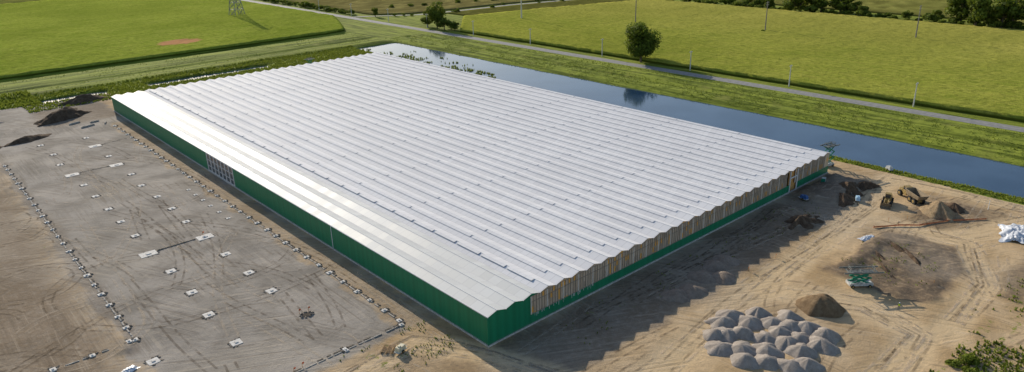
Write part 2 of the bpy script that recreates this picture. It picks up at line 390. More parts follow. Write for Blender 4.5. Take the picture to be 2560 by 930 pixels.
def roofpart(name,i0,i1,mat,ov=.25):
    b=B()
    ys=np.linspace(-ov,LA+ov,40)
    for i in range(i0,i1):
        x0=i*SP;x1=x0+SP/2;x2=x0+SP
        for a,c in zip(ys[:-1],ys[1:]):
            b.quad((x0+.08,a,HG+.06),(x1,a,HR),(x1,c,HR),(x0+.08,c,HG+.06))
            b.quad((x1,a,HR),(x2-.08,a,HG+.06),(x2-.08,c,HG+.06),(x1,c,HR))
    return O(name,b.mesh(name,mat),parent=gh)
roofpart("glass_roof",3,NS,MROOF)
roofpart("sheet_roof",0,3,MSTRIP).__setitem__("label","smooth pale sheet roof along the green side wall")
b=B();b.box((0,LA/2,0),(.18,LA+.6,.12));gme=b.mesh("gutter",MGUT)
for i in range(0,NS+1):O("gutter",gme,(i*SP,0,HG),parent=gh)
b=B();b.box((0,LA/2,0),(.12,LA+.55,.07));rme=b.mesh("ridge_cap",MALU)
for i in range(NS):O("ridge_cap",rme,((i+.5)*SP,0,HR+.03),parent=gh)
def ventmesh(L,w=.95,lift=.06):
    b=B();dx=-w*math.cos(SL);dz=-w*math.sin(SL)+lift
    sz=-w*math.sin(SL)
    a=(0,0,.1);e=(0,L,.1);p=(dx,0,dz+.1);q=(dx,L,dz+.1)
    b.quad(a,e,q,p,0)
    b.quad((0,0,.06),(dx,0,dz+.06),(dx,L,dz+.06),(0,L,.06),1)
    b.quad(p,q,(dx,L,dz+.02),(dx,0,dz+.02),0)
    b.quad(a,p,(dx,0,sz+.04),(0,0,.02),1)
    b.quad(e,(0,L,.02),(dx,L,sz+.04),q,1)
    return b
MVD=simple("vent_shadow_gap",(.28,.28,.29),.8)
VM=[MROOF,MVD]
vL=ventmesh(26.0).mesh("roof_vent",VM);vS=ventmesh(8.2,1.0,.17).mesh("roof_vent",VM)
vents=[]
for k in range(29):vents.append((3,4+k*9.2,1))
for i in range(4,NS):
    for k in range(10):
        y=5+k*26.6
        if y+26.0<LA-1:vents.append((i,y,0))
vents.sort(key=lambda v:math.hypot(v[0]*SP+78,v[1]+98))
for i,y,s in vents[:100]:O("roof_vent",vS if s else vL,((i+.5)*SP,y,HR),parent=gh)
rb=B()
for i,y,s in vents[100:]:
    src=ventmesh(8.2,1.0,.17) if s else ventmesh(26.0)
    k=len(rb.v);rb.v+=[(a+(i+.5)*SP,c+y,d+HR) for a,c,d in src.v];rb.f+=[tuple(k+j for j in f) for f in src.f];rb.mi+=src.mi
O("roof_vent_rows",rb.mesh("roof_vent_rows",VM),parent=gh,kind="stuff")
b=B()
for y0,y1 in((0,130),(153,LA)):b.box((0.08,(y0+y1)/2,HG/2),(.16,y1-y0,HG-.1))
O("side_wall",b.mesh("side_wall",MGREEN),parent=gh)
b=B();b.box((LB-.08,LA/2,1.35),(.16,LA,2.7));b.box((LB/2,LA-.08,1.35),(LB-.4,.14,2.7));O("rear_wall",b.mesh("rear_wall",MGREEN),parent=gh)
MGL=simple("translucent_wall_glass",(.42,.43,.44),.25,.5,0,.1)
b=B();b.box((LB-.1,LA/2,4.8),(.1,LA-.3,4.1));b.box((LB/2,LA-.1,4.8),(LB-.4,.1,4.1));O("rear_glazing",b.mesh("rear_glazing",MGL),parent=gh)
b=B();b.box((-.12,LA/2,.15),(.22,LA+.3,.4));b.box((LB/2-.05,-.12,.15),(LB+.3,.22,.4))
O("concrete_base",b.mesh("concrete_base",simple("base_concrete",(.50,.47,.43),.9)),parent=gh)
b=B();b.box((-.05,LA/2,HG+.02),(.2,LA+.5,.22));O("eave_trim",b.mesh("eave_trim",MALU),parent=gh)
b=B();b.box((-.03,-.03,HG/2),(.28,.28,HG));O("corner_trim",b.mesh("corner_trim",MGREEN),parent=gh)
b=B();b.box((0,0,HG/2),(.14,.14,HG));pm=b.mesh("down_pipe",MALU)
for y in(64,):O("down_pipe",pm,(-.1,y,0),parent=gh)
MWG=M("window_glass",.1,.6);MWG.col(MWG.mix(MWG.noise(.6,3),(.05,.06,.075),(.16,.17,.18)))
ww=O("window",None,(0,0,0),parent=gh)
b=B();b.box((.1,141.5,HG/2),(.1,23,HG-.2));O("glass",b.mesh("glass",MWG.m),parent=ww)
b=B()
for j in range(8):b.box((-.04,130+j*23/7,HG/2),(.18,.5,HG-.1))
for z in(2.3,4.5):b.box((-.02,141.5,z),(.13,23,.16))
for z in(.45,6.7):b.box((-.02,141.5,z),(.13,23,.3))
O("frame",b.mesh("frame",simple("window_frame",(.70,.67,.65),.6,.3,0,.1)),parent=ww)
b=B();b.box((6,.08,HG/2),(12,.16,HG-.1))
b.box((66,.08,1.25),(108,.16,2.5));b.box((134.6,.08,1.25),(20.6,.16,2.5))
O("front_wall",b.mesh("front_wall",MGREEN),parent=gh)
def gables(i0,i1,mat,y,name):
    b=B()
    for i in range(i0,i1):
        x0=i*SP;k=len(b.v);b.v+=[(x0,y,HG-.06),(x0+SP,y,HG-.06),(x0+SP/2,y,HR-.03)];b.f.append((k,k+1,k+2));b.mi.append(0)
    O(name,b.mesh(name,mat),parent=gh)
mg=M("glazed_facade",.35,.35)
px=mg.xyz()
v1=mg.noise(1.,3,.6,v=mg.vmul(mg.pos(),(1.6,1,.15)))
cg=mg.mix(mg.ramp(v1,.3,.7),(.46,.345,.24),(.64,.52,.40))
wn=mg.n("ShaderNodeTexWhiteNoise",noise_dimensions='2D');cb=mg.n("ShaderNodeCombineXYZ")
mg.L(mg.math('FLOOR',mg.math('DIVIDE',px[0],.8055)),cb.inputs[0]);mg.L(mg.math('FLOOR',mg.math('DIVIDE',px[2],1.4)),cb.inputs[1]);mg.L(cb.outputs[0],wn.inputs[0])
cg=mg.mix(mg.math('MULTIPLY',mg.math('GREATER_THAN',wn.outputs[0],.88),.85),cg,(.85,.42,.06))
cg=mg.mix(mg.math('MULTIPLY',mg.math('LESS_THAN',wn.outputs[0],.10),.35),cg,(.18,.13,.09))
mg.col(cg);MFAC=mg.m
gables(0,3,MGREEN,.02,"green_gable");gables(3,NS,MFAC,.02,"glazed_gable");gables(0,NS,MGL,LA-.02,"rear_gable")
BW=SP
b=B();b.box((BW/2,.12,4.65),(BW-.02,.08,4.4));bay=b.mesh("glazed_panel",MFAC)
b=B()
for j in range(6):b.box((j*BW/6+.0,0.0,4.68),(.11 if j else .24,.14,4.36),0,0 if j else 1)
for z in(2.58,5.45,6.82):b.box((BW/2,-.02,z),(BW,.1,.09))
frm=b.mesh("frame",[simple("facade_frame",(.34,.28,.23),.6,.3,0,.1),simple("facade_post",(.66,.61,.55),.6,.3,0,.1)])
for i in range(27):
    x=12.0+i*BW
    if 119.5<x+BW/2<124.6 :continue
    if x+BW>LB+.2:break
    p=O("glazed_panel",bay,(x,0,0),parent=gh);O("frame",frm,(0,0,0),parent=p)
b=B();b.box((143.6,.1,4.65),(2.6,.08,4.4));O("glazed_panel",b.mesh("glazed_panel",MFAC),parent=gh)
MWOOD=simple("plywood",(.62,.33,.11),.8,.2,0,.2)
dr=O("door",None,(0,0,0),parent=gh)
b=B();b.box((122.2,.5,3.3),(4.4,.1,6.4));O("door_panel",b.mesh("door_panel",MWOOD),parent=dr)
b=B();b.box((120.1,-.02,3.4),(.3,.3,6.8));b.box((124.4,-.02,3.4),(.3,.3,6.8));b.box((122.2,-.02,4.6),(4,.2,.3));O("frame",b.mesh("frame",MALU),parent=dr)
b=B()
for i in range(34):
    x=random.uniform(12.5,34);l=random.uniform(.3,1.);b.box((x,-.1,2.55-l/2),(random.uniform(.04,.1),.02,l))
O("plastic_strips",b.mesh("plastic_strips",MWHITE),parent=gh,kind="stuff")

# ================================================================== TREES
def leafmat(name,c1,c2):
    m=M(name,.75,.2)
    a=m.n("ShaderNodeAttribute",attribute_name="zone")
    c=m.mix(a.outputs["Fac"],c1,c2);m.col(c)
    t=m.n("ShaderNodeBsdfTranslucent");m.L(m.mix(.5,c,(.25,.3,.03)),t.inputs[0])
    mx=m.n("ShaderNodeMixShader");mx.inputs[0].default_value=.3
    m.L(m.b.outputs[0],mx.inputs[1]);m.L(t.outputs[0],mx.inputs[2])
    m.L(mx.outputs[0],m.nt.nodes["Material Output"].inputs[0])
    return m.m
MLEAF=leafmat("leaves",(.04,.065,.008),(.17,.22,.028))
MLEAF2=leafmat("bush_leaves",(.06,.085,.010),(.26,.31,.04))
MREED=leafmat("reed_leaves",(.12,.15,.015),(.32,.36,.055))
MBARK=simple("bark",(.12,.09,.065),.9)
def crown(name,rx,rz,zc,nl,n,size,mat,seed,flat=0):
    r=np.random.RandomState(seed)
    lob=[]
    for i in range(nl):
        d=r.normal(size=3);d/=np.linalg.norm(d);k=r.uniform(.35,.8)
        lob.append((d*np.array([rx,rx,rz])*k,r.uniform(.28,.5)))
    vs=[];fs=[];cs=[]
    for i in range(n):
        c,lr=lob[r.randint(nl)]
        d=r.normal(size=3);d/=np.linalg.norm(d);k=r.uniform(.35,1.)**.4
        p=c+d*k*lr*np.array([rx,rx,min(rz,rx*1.2)])
        p[2]+=zc
        if p[2]<flat:p[2]=flat+r.uniform(0,.3)
        s=size*r.uniform(.6,1.4)
        a=r.normal(size=3);a/=np.linalg.norm(a);bb=np.cross(a,d+.3*r.normal(size=3));bb/=np.linalg.norm(bb)+1e-6
        j=len(vs);e=bb
        vs+=[tuple(p-a*s*.5),tuple(p+e*s*.45),tuple(p+a*s*.5),tuple(p-e*s*.45)]
        fs.append((j,j+1,j+2,j+3))
        g=np.clip(.45+.35*(d[2])+r.uniform(-.3,.3)+ (lr-.4)*1.2,0,1);cs+=[g]*4
    me=bpy.data.meshes.new(name);me.from_pydata(vs,[],fs);me.update();me.materials.append(mat)
    a=me.color_attributes.new("zone",'FLOAT_COLOR','POINT')
    cc=np.ones((len(vs),4),np.float32);cc[:,:3]=np.array(cs)[:,None];a.data.foreach_set("color",cc.ravel())
    return me
def trunkmesh(h,r,seed,spread):
    rr=random.Random(seed);b=B()
    b.beam((0,0,-.3),(0,0,h*.45),r,r*.65,8)
    for i in range(7):
        a=i*2.4+rr.random();z=h*rr.uniform(.18,.42);b.beam((0,0,z),(math.cos(a)*spread*.6,math.sin(a)*spread*.6,z+h*rr.uniform(.2,.4)),r*.4,r*.1,6)
    b.beam((0,0,h*.43),(rr.uniform(-1,1),rr.uniform(-1,1),h*.85),r*.6,r*.12,6)
    return b.mesh("trunk",MBARK)
variants=[]
for i in range(4):
    variants.append((trunkmesh(10,.35,i,4),crown("crown",4.6+.5*(i%2),4.4,5.6,13,1700,.75,MLEAF,20+i,.8)))
bushes=[crown("bush",2.6,1.5,1.4,9,650,.5,MLEAF2 if i%2 else MLEAF,40+i,.05) for i in range(4)]
lowbush=crown("bush",2.4,1.0,.8,9,800,.4,MLEAF2,77,.05)
def tree(x,y,h,w=1.,label="leafy green tree at the field edge",group=None,v=None):
    v=random.randrange(4) if v is None else v
    s=h/10.2;rz=random.uniform(0,6.28)
    e=O("tree",None,(x,y,0),rz=rz,scale=(s*w,s*w,s),label=label,category="tree")
    if group:e["group"]=group
    O("trunk",variants[v][0],parent=e);O("crown",variants[v][1],parent=e)
def bush(x,y,s,group="bushes along the field edges",label="low green bush at the field edge",me=None):
    O("bush",me or random.choice(bushes),(x,y,0),rz=random.uniform(0,6.28),scale=(s*random.uniform(.9,1.3),s,s*random.uniform(.8,1.3)),label=label,category="bush",group=group)
e=O("tree",None,(249.5,161,0),label="large round leafy tree beside the country road",category="tree")
O("trunk",trunkmesh(20,.6,99,8),parent=e)
O("crown",crown("crown",10.8,10.8,12.,36,14000,.85,MLEAF,99,1.2),parent=e)
e=O("tree",None,(252,361,0),label="tall slender leafy tree beside the road",category="tree")
O("trunk",trunkmesh(20,.45,98,4),parent=e);O("crown",crown("crown",7.5,10,11,22,4500,.9,MLEAF,98,1.),parent=e)
for x,y,h in((251,372,9),(252,352,9),(255,347,8),(254,341,7)):tree(x,y,h,1.3,"smaller bushy tree in a roadside clump",group="roadside clump of trees")
tree(258,460,8.5,.9,"small solitary tree by the road junction")
y=492.
while y<730:
    bush(252+random.uniform(-2,2),y,random.uniform(.9,1.9),"hedgerow along the road");y+=random.uniform(5,9)
for i in range(16):
    x=random.uniform(270,440);bush(x,brd(x)+random.choice((-7,7))+random.uniform(-1,1),random.uniform(.6,1.2))
for x,y in((330,488),(300,500),(318,494),(345,484),(362,478),(379,470),(395,462)):bush(x,y,1.3)
y=345.
while y>18:
    d=random.random()
    big=(150<y<205) or (y<80)
    if big and d<.75:tree(497+random.uniform(-6,14),y,random.uniform(11,20) if y>80 else random.uniform(15,27),random.uniform(1.,1.25),"leafy tree in the far tree line","trees in the far tree line")
    elif d<.3:tree(498+random.uniform(-4,8),y,random.uniform(7,11),1.2,"small tree in the far tree line","trees in the far tree line")
    bush(494+random.uniform(-4,8),y-2,random.uniform(1.1,2.2))
    y-=random.uniform(4,7)
bush(379,160,1.0);bush(382,163,.8)
for i in range(10):tree(560+random.uniform(-20,60),random.uniform(-20,120),random.uniform(12,20),1.1,"leafy tree in the far tree line","trees in the far tree line")

# ================================================================== STUFF: tufts, reeds, weeds
def tufts(name,pts,size,mat,label,cat):
    vs=[];fs=[];cs=[]
    r=RNG
    for (x,y,z,k) in pts:
        s=size*k;g=r.uniform(0,1)
        for j in range(3):
            a=r.uniform(0,6.28);w=s*.45;ln_=r.uniform(-.5,.5)*s
            q=len(vs);dx=math.cos(a)*w;dy=math.sin(a)*w
            vs+=[(x-dx,y-dy,z-.05),(x+dx,y+dy,z-.05),(x+dy*.8+ln_*.4,y-dx*.8+ln_*.3,z+s*r.uniform(.7,1.2))]
            fs.append((q,q+1,q+2));cs+=[g*.7]*2+[min(1,g+.3)]
    me=bpy.data.meshes.new(name);me.from_pydata(vs,[],fs);me.update();me.materials.append(mat)
    a=me.color_attributes.new("zone",'FLOAT_COLOR','POINT');cc=np.ones((len(vs),4),np.float32);cc[:,:3]=np.array(cs)[:,None];a.data.foreach_set("color",cc.ravel())
    O(name,me,kind="stuff",label=label,category=cat)
def scatter(n,x0,x1,y0,y1,cond=None,k=(.5,1.4)):
    xs_=RNG.uniform(x0,x1,n);ys_=RNG.uniform(y0,y1,n)
    m=np.ones(n,bool) if cond is None else cond(xs_,ys_)
    xs_,ys_=xs_[m],ys_[m];zs=height(xs_,ys_)
    return [(a,b_,c_,RNG.uniform(*k)) for a,b_,c_ in zip(xs_,ys_,zs)]
MGT=leafmat("grass_blades",(.11,.15,.02),(.34,.38,.06))
P=scatter(12000,199,236,-60,345,lambda x,y:fbm(x,y,7,5)>.45)+scatter(4000,-60,200,337,396,lambda x,y:fbm(x,y,9,6)>.48)
P+=scatter(3500,158.5,166,-70,80,None,(.8,1.8))
tufts("grass",P,.36,MGT,"rough unmown grass on the canal banks","grass")
P=scatter(14000,-30,166,300,341,lambda x,y:(canal_cut(x,y)<.3),(.4,.8))
P+=[(x,y,-.9,RNG.uniform(.5,1.)) for x,y in zip(RNG.uniform(167,175,800),RNG.uniform(190,330,800)) if fbm(x,y,6,19)>.55]
P+=[(x,y,-.9,RNG.uniform(.5,1.)) for x,y in zip(RNG.uniform(174,186,500),RNG.uniform(225,300,500)) if fbm(x,y,4,29)>.62]
P+=scatter(1500,-70,-22,318,352,lambda x,y:fbm(x,y,6,12)>.42,(.6,1.2))
tufts("reeds",P,1.1,MREED,"yellow green reeds growing at the water's edge","reeds")
P=scatter(1500,52,75,-90,-64,lambda x,y:fbm(x,y,7,33)>.45,(.4,1.1))+scatter(900,80,140,-90,-62,lambda x,y:fbm(x,y,5,33)>.58,(.3,.9))
P+=scatter(900,82,110,-51,-31,lambda x,y:fbm(x,y,3,36)>.60,(.2,.5))+scatter(700,-26,-3,4,18,lambda x,y:fbm(x,y,3,37)>.58,(.25,.6))
P+=scatter(900,15,118,-15,-3,lambda x,y:fbm(x,y,3,38)>.62,(.25,.6))
P=[(x,y,zat(x,y),k) for x,y,z,k in P]
tufts("weeds",P,.7,MLEAF2,"scattered green weeds on the bare soil","weeds")
for x,y,s in((60,-66.5,.7),(62.5,-68,.9),(59,-69.5,.8),(57,-71,.7)):
    bush(x,y,s,"weedy bushes on the bare soil","wild yellow green bush on the sandy ground",lowbush)

# ================================================================== MOUNDS
def mound(rx,ry,h,seed,mat,name,peak=1.,rough=.25,amp=.22):
    n=36;rings=16;vs=[(0,0,h)];fs=[]
    for k in range(1,rings+1):
        t=k/rings
        for i in range(n):
            a=2*math.pi*i/n
            w=1+amp*(float(fbm(math.cos(a)*3+9,math.sin(a)*3+9,1.5,seed))-.5)*2
            x=math.cos(a)*rx*t*w;y=math.sin(a)*ry*t*w
            z=h*max(0,(1-t**peak)**1.15)+(float(fbm(x+50,y+50,1.4,seed+2))-.5)*rough*h*(1-t*.6)*min(1,t*3)
            if k==rings:z=-.25
            vs.append((x,y,z))
    for i in range(n):fs.append((0,1+i,1+(i+1)%n))
    for k in range(rings-1):
        for i in range(n):
            a=1+k*n+i;b_=1+k*n+(i+1)%n;fs.append((a,a+n,b_+n,b_))
    me=bpy.data.meshes.new(name);me.from_pydata(vs,[],fs);me.update();smooth(me);me.materials.append(mat);return me
def soilmat(name,c1,c2,sc=1.,bs=.9):
    m=M(name,.95,.1);n=m.noise(.8*sc,5,.7);k=m.noise(7*sc,3,.8)
    c=m.mix(m.ramp(n,.3,.7),c1,c2);m.col(m.mix(1.,c,m.mix(k,(.6,.6,.6),(1.4,1.4,1.4)),'MULTIPLY'));m.bump(m.math('ADD',n,k),bs,.3);return m.m
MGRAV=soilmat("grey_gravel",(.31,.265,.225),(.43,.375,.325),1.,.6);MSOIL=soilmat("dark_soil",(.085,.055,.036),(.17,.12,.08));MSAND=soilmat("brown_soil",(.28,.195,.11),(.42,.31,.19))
gv=[mound(3.0,3.0,1.5,i,MGRAV,"gravel_pile",1.5,.1,.4) for i in range(5)]
gp=[(41,-28),(45,-27.5),(50,-31),(45.5,-31.8),(49,-35),(53,-36.5),(36,-29.5),(40.5,-33),(46.5,-38),(52,-41),(42.5,-37.2),(33,-33),(35.5,-35.8),(38.8,-39.5),(47,-42),(48,-46),(32.5,-38.5),(35,-41.8),(43,-44.5),(40,-47.5),(37,-45.5),(52,-45),(44,-41),(38,-31),(50,-38.5)]
for i,(x,y) in enumerate(gp):O("gravel_pile",gv[i%5],(x,y,0),rz=random.uniform(0,6),scale=(random.uniform(.88,1.12),random.uniform(.88,1.12),random.uniform(.8,1.2)),label="heaped pile of grey gravel on sandy ground",category="gravel pile",group="gravel piles tipped side by side")
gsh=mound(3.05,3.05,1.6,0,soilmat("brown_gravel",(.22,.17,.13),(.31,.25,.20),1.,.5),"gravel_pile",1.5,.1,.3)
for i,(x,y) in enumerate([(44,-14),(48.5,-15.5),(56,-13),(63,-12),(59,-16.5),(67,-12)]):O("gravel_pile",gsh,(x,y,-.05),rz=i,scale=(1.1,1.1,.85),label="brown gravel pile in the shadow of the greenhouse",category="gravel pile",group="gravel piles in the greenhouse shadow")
def heap(x,y,rx,ry,h,mat,seed,label,rz=0,rough=.35,pk=1.2,amp=.45):O("soil_mound",mound(rx,ry,h,seed,mat,"soil_mound",pk,rough,amp),(x,y,0),rz=rz,label=label,category="mound of soil")
heap(62,-39,5.1,4.9,2.9,soilmat("mid_soil",(.19,.125,.07),(.29,.205,.12)),3,"round mound of brown soil on the sandy yard",0,.3,1.7,.25)
heap(135,-37,6.5,4.5,3.4,MSAND,5,"long mound of sand beside the dump truck",.5,.35,1.3)
heap(141,-39,4,3,1.8,MSOIL,15,"dark end of the sand mound",.5)
heap(133,-12,8,4.2,3.2,MSOIL,6,"dark soil heap beside the greenhouse corner",.1,.6,1.2,.9)
heap(126,-14,5.5,3.2,2.,MSOIL,16,"low dark soil heap beside the greenhouse corner",.7,.6,1.2,.9)
heap(140,-14,5.,3.,2.2,MSOIL,18,"dark soil heap beside the greenhouse corner",-.4,.6,1.2,.9)
heap(101,-13.5,7,3.6,2.3,MSOIL,7,"dark soil heap in the greenhouse shadow",-.2,.6,1.2,.9)
heap(-21,276,13,5.5,4.2,MSOIL,8,"large ridge of dark dug soil",.35,.6)
heap(-5,307,11,5,3.5,MSOIL,9,"ridge of dark dug soil by the pond",.1,.6)
heap(-17,289,8,4,2.6,MSOIL,19,"low heap of dark dug soil",.8,.6)
heap(-40,248,11,3.5,2.,MSOIL,10,"low heap of brown soil at the yard edge",.3,.6)
heap(-56,246,8,3,1.8,MSOIL,12,"low heap of brown soil at the yard edge",-.3,.6)
heap(-50,290,8,5,2.,MGRAV,13,"heap of pale gravel by the track")
for x,y,rx,ry,h,s,rz in((97,-36,6,1.,.8,31,.9),(100,-44,5,.9,.7,32,.7),(91,-40,5,1.,.8,33,.8),(104,-38,5,.9,.8,35,1.)):heap(x,y,rx,ry,h,MSOIL,s,"low rough ridge of dark soil",rz,.8,1.,.9)

# ================================================================== FOOTINGS
MCON=M("fresh_concrete",.85,.15);MCON.col(MCON.mix(MCON.ramp(MCON.noise(1.5,5,.6),.3,.7),(.54,.51,.47),(.78,.75,.70)));MCON=MCON.m
MRIM=soilmat("dug_soil",(.20,.165,.13),(.31,.27,.22),1.5)
def footing(a,c,seed):
    r=random.Random(seed);b=B()
    b.box((0,0,.03),(a,c,.14),r.uniform(-.05,.05));b.box((.05,0,.16),(a*.3,c*.3,.2))
    n=14
    for i in range(n):
        t=2*math.pi*i/n;k=1/max(abs(math.cos(t)),abs(math.sin(t)))
        x=math.cos(t)*k*(a/2+.3);y=math.sin(t)*k*(c/2+.3)
        if r.random()<.5:b.box((x,y,.03),(r.uniform(.4,.9),r.uniform(.3,.6),r.uniform(.12,.3)),r.random()*3,1,taper=.4)
    return b.mesh("concrete_footing",[MCON,MRIM])
fs_=[footing(1.9,1.9,i) for i in range(3)];fb=[footing(4.2,3.2,9+i) for i in range(2)]
small=[(-36,217),(-21,199),(-37,201),(-21,170),(-36,170),(-22,155),(-36,155),(-21.5,140),(-36,139.5),(-21.5,126),(-36,126),(-22,112),(-36,112),(-22,82),(-36,82),(-22,67),(-36,67),(-22,54),(-37,53.5),(-37,38),(-52,43),(-37,235),(-21,233)]
for i,(x,y) in enumerate(small):
    s=1.15 if y<100 else 1.
    O("concrete_footing",fs_[i%3],(x,y,zat(x,y)),rz=random.uniform(-.06,.06),scale=(s,s,1),label="square pale concrete column footing in grey soil",category="concrete footing",group="column footings in the cleared yard")
for x,y in((-12,139),(-12,132.5),(-12,126),(-12,119.5),(-12,112.5),(-12,105.5)):O("concrete_footing",fs_[1],(x,y,zat(x,y)),scale=(.62,.62,.8),label="small concrete footing in grey soil",category="concrete footing",group="column footings in the cleared yard")
for i,(x,y) in enumerate(((-21.5,217),(-22,185),(-36.5,184.5),(-37,97),(-22,97))):O("concrete_footing",fb[i%2],(x,y,zat(x,y)),label="large rectangular concrete footing in grey soil",category="concrete footing",group="large footings in the cleared yard")
def trench(pts,w,name,label):
    b=B();r=random.Random(len(pts))
    for (x0,y0),(x1,y1) in zip(pts[:-1],pts[1:]):
        L=math.hypot(x1-x0,y1-y0);n=int(L/.8);a=math.atan2(y1-y0,x1-x0)
        for i in range(n):
            t=(i+.5)/n;x=x0+(x1-x0)*t-math.sin(a)*w/2;y=y0+(y1-y0)*t+math.cos(a)*w/2
            b.box((x,y,.03),(1.1,r.uniform(.3,.6),r.uniform(.15,.32)),a+r.uniform(-.2,.2),0,taper=.5)
    O(name,b.mesh(name,MRIM),label=label,category="soil ridge",kind="stuff")
trench([(-34.5,97),(-24.5,97)],1.,"trench_spoil","dug trench edges between two concrete footings")
trench([(-34,185),(-24.3,185)],1.,"trench_spoil","dug trench edges between two concrete footings")
trench([(-19,217),(-9,219)],1.,"trench_spoil","dug trench edges beside the foundation wall")
MCON2=soilmat("dusty_concrete",(.40,.36,.31),(.62,.58,.52),1.2)
def strip(x0,y0,x1,y1,step,label,gname):
    L=math.hypot(x1-x0,y1-y0);a=math.atan2(y1-y0,x1-x0);n=int(L/step)
    b=B();rr=random.Random(n);t=0
    while t<L-1:
        l=rr.uniform(1.,3.);l=min(l,L-t);b.box((t+l/2,rr.uniform(-.05,.05),.05),(l,.34,.2),rr.uniform(-.03,.03),0,taper=.85)
        if rr.random()<.8:b.box((t+l/2,-.55,.0),(l,.5,.32),rr.uniform(-.08,.08),1,taper=.6)
        t+=l+rr.choice((0,0,.4,1.))
    O("foundation_wall",b.mesh("foundation_wall",[MCON2,MRIM]),(x0,y0,0),rz=a,label=label,category="foundation wall")
    b=B();b.box((0,0,.1),(1.1,1.2,.26));b.box((0,0,.3),(.4,.4,.2));b.box((1.,.1,.05),(.8,.9,.4),.4,1,taper=.4);b.box((-1.,-.5,.05),(.9,.7,.35),.9,1,taper=.4);b.box((.2,-1.,.05),(1.4,.6,.4),.1,1,taper=.4);m=b.mesh("foundation_block",[MCON,MRIM])
    for i in range(n+1):
        t=min(1,(i+.02*random.uniform(-4,4))*step/L);x=x0+(x1-x0)*t;y=y0+(y1-y0)*t;O("foundation_block",m,(x,y,zat(x,y)),rz=a+random.uniform(-.12,.12),scale=(random.uniform(.7,1.1),random.uniform(.7,1.2),1),label="pale concrete foundation block along the yard edge",category="concrete block",group=gname)
strip(-52.3,54,-52.3,219,6.7,"long low concrete foundation wall at the yard edge","foundation blocks at the outer yard edge")
strip(-7.6,21,-7.3,246,6.2,"long low concrete foundation wall beside the greenhouse","foundation blocks beside the greenhouse")
strip(-8.5,19.5,-52,19,14.,"low concrete foundation wall crossing the yard end","foundation blocks at the yard end")
strip(-54,54,-69,54,7.,"short low concrete foundation wall in grey soil","foundation blocks by the short wall")
MOR=simple("orange_paint",(.75,.12,.03),.6)
b=B();
r=random.Random(4)
for i in range(9):
    t=2*math.pi*i/9;b.box((math.cos(t)*1.4,math.sin(t)*1.1,.06),(r.uniform(.6,1.),.6,r.uniform(.2,.45)),t+r.random(),0,taper=.4)
O("soil_mound",b.mesh("soil_mound",MRIM),(-21,38,0),label="ring of loose soil around a small excavated pit",category="mound of soil")
b=B();b.box((0,0,.06),(1.7,1.4,.06));O("pit",b.mesh("pit",simple("pit_dark",(.03,.022,.016),.9)),(-21,38,0),label="dark flat slab marking the small pit",category="pit")  # near-black slab laid on the surface in place of a hole
def stake(x,y,h=1.1):
    e=O("marker_stake",None,(x,y,0),label="thin stake with a bright orange flag",category="marker stake",group="orange marker stakes")
    b=B();b.beam((0,0,-.2),(0,0,h),.05,.04);O("stake",b.mesh("stake",MWOOD),parent=e)
    b=B();b.quad((0,0,h),(.5,.1,h-.05),(.45,.1,h-.4),(0,0,h-.35));b.quad((0,.05,h),(0,.05,h-.35),(.45,.15,h-.4),(.5,.15,h-.05));O("flag",b.mesh("flag",MOR),parent=e)
for x,y in((-22,39.5),(-20,39),(-31,20),(-33,19.5),(-22,98.5),(77,-20),(66,-19),(124,-33),(119,-30),(90,-52)):stake(x,y)
b=B()
pp=[(112,-29),(118,-33),(122,-37),(130,-41),(139,-48)]
for (x0,y0),(x1,y1) in zip(pp[:-1],pp[1:]):
    b.quad((x0,y0,0.02),(x1,y1,0.02),(x1,y1,.35),(x0,y0,.45));b.beam((x0,y0,-.1),(x0,y0,.8),.04)
O("safety_fence",b.mesh("safety_fence",simple("orange_net",(.55,.17,.07),.8)),label="sagging orange plastic safety fence on bare soil",category="fence")

# ================================================================== POLES + PYLON
MPOLE=simple("pole_wood",(.26,.23,.20),.85);MSTEEL=simple("pylon_steel",(.26,.27,.28),.5,.4,.4,.1);MINS=simple("insulator",(.45,.46,.46),.3,.5)
def pole(x,y,h,arms,group,label,mat=None,r=.2):
    e=O("utility_pole",None,(x,y,0),label=label,category="utility pole",group=group)
    b=B();b.beam((0,0,-.5),(0,0,h),r,r*.6,8);O("pole",b.mesh("pole",mat or MPOLE),parent=e)
    for k in range(arms):
        z=h-.6-k*1.6;b=B();b.box((0,0,z),(2.6 if arms<2 else 3.6,.24,.26));a=O("crossarm",b.mesh("crossarm",mat or MPOLE),parent=e)
        b=B()
        for d in(-1.2,-.5,.5,1.2):b.beam((d,0,z+.1),(d,0,z+.4),.09,.05)
        O("insulator",b.mesh("insulator",MINS),parent=a)
MPAL=simple("weathered_pole",(.60,.57,.53),.85)
for y in(-45,13,70,127,190,253,313,370,425,485,545):pole(249.,y,10.5,1,"utility poles along the road","slim wooden utility pole beside the country road",MPAL,.32)
for x,y,h in((320,339,26),(359,254,23),(384,161,21),(412,74,22),(437,-12,22)):pole(x,y,h,2,"tall power poles crossing the field","tall power pole standing in the corn field",MPAL if x==320 else None,.45 if x!=320 else .6)
e=O("pylon",None,(177.5,564,0),rz=.2,label="tall grey steel lattice pylon in the corn field",category="pylon")
b=B();hw=lambda z:float(np.interp(z,[0,28,48],[5.2,1.6,1.]))
zs=[0,7,13,18,23,28,33,38,43,48]
cor=((1,1),(-1,1),(-1,-1),(1,-1))
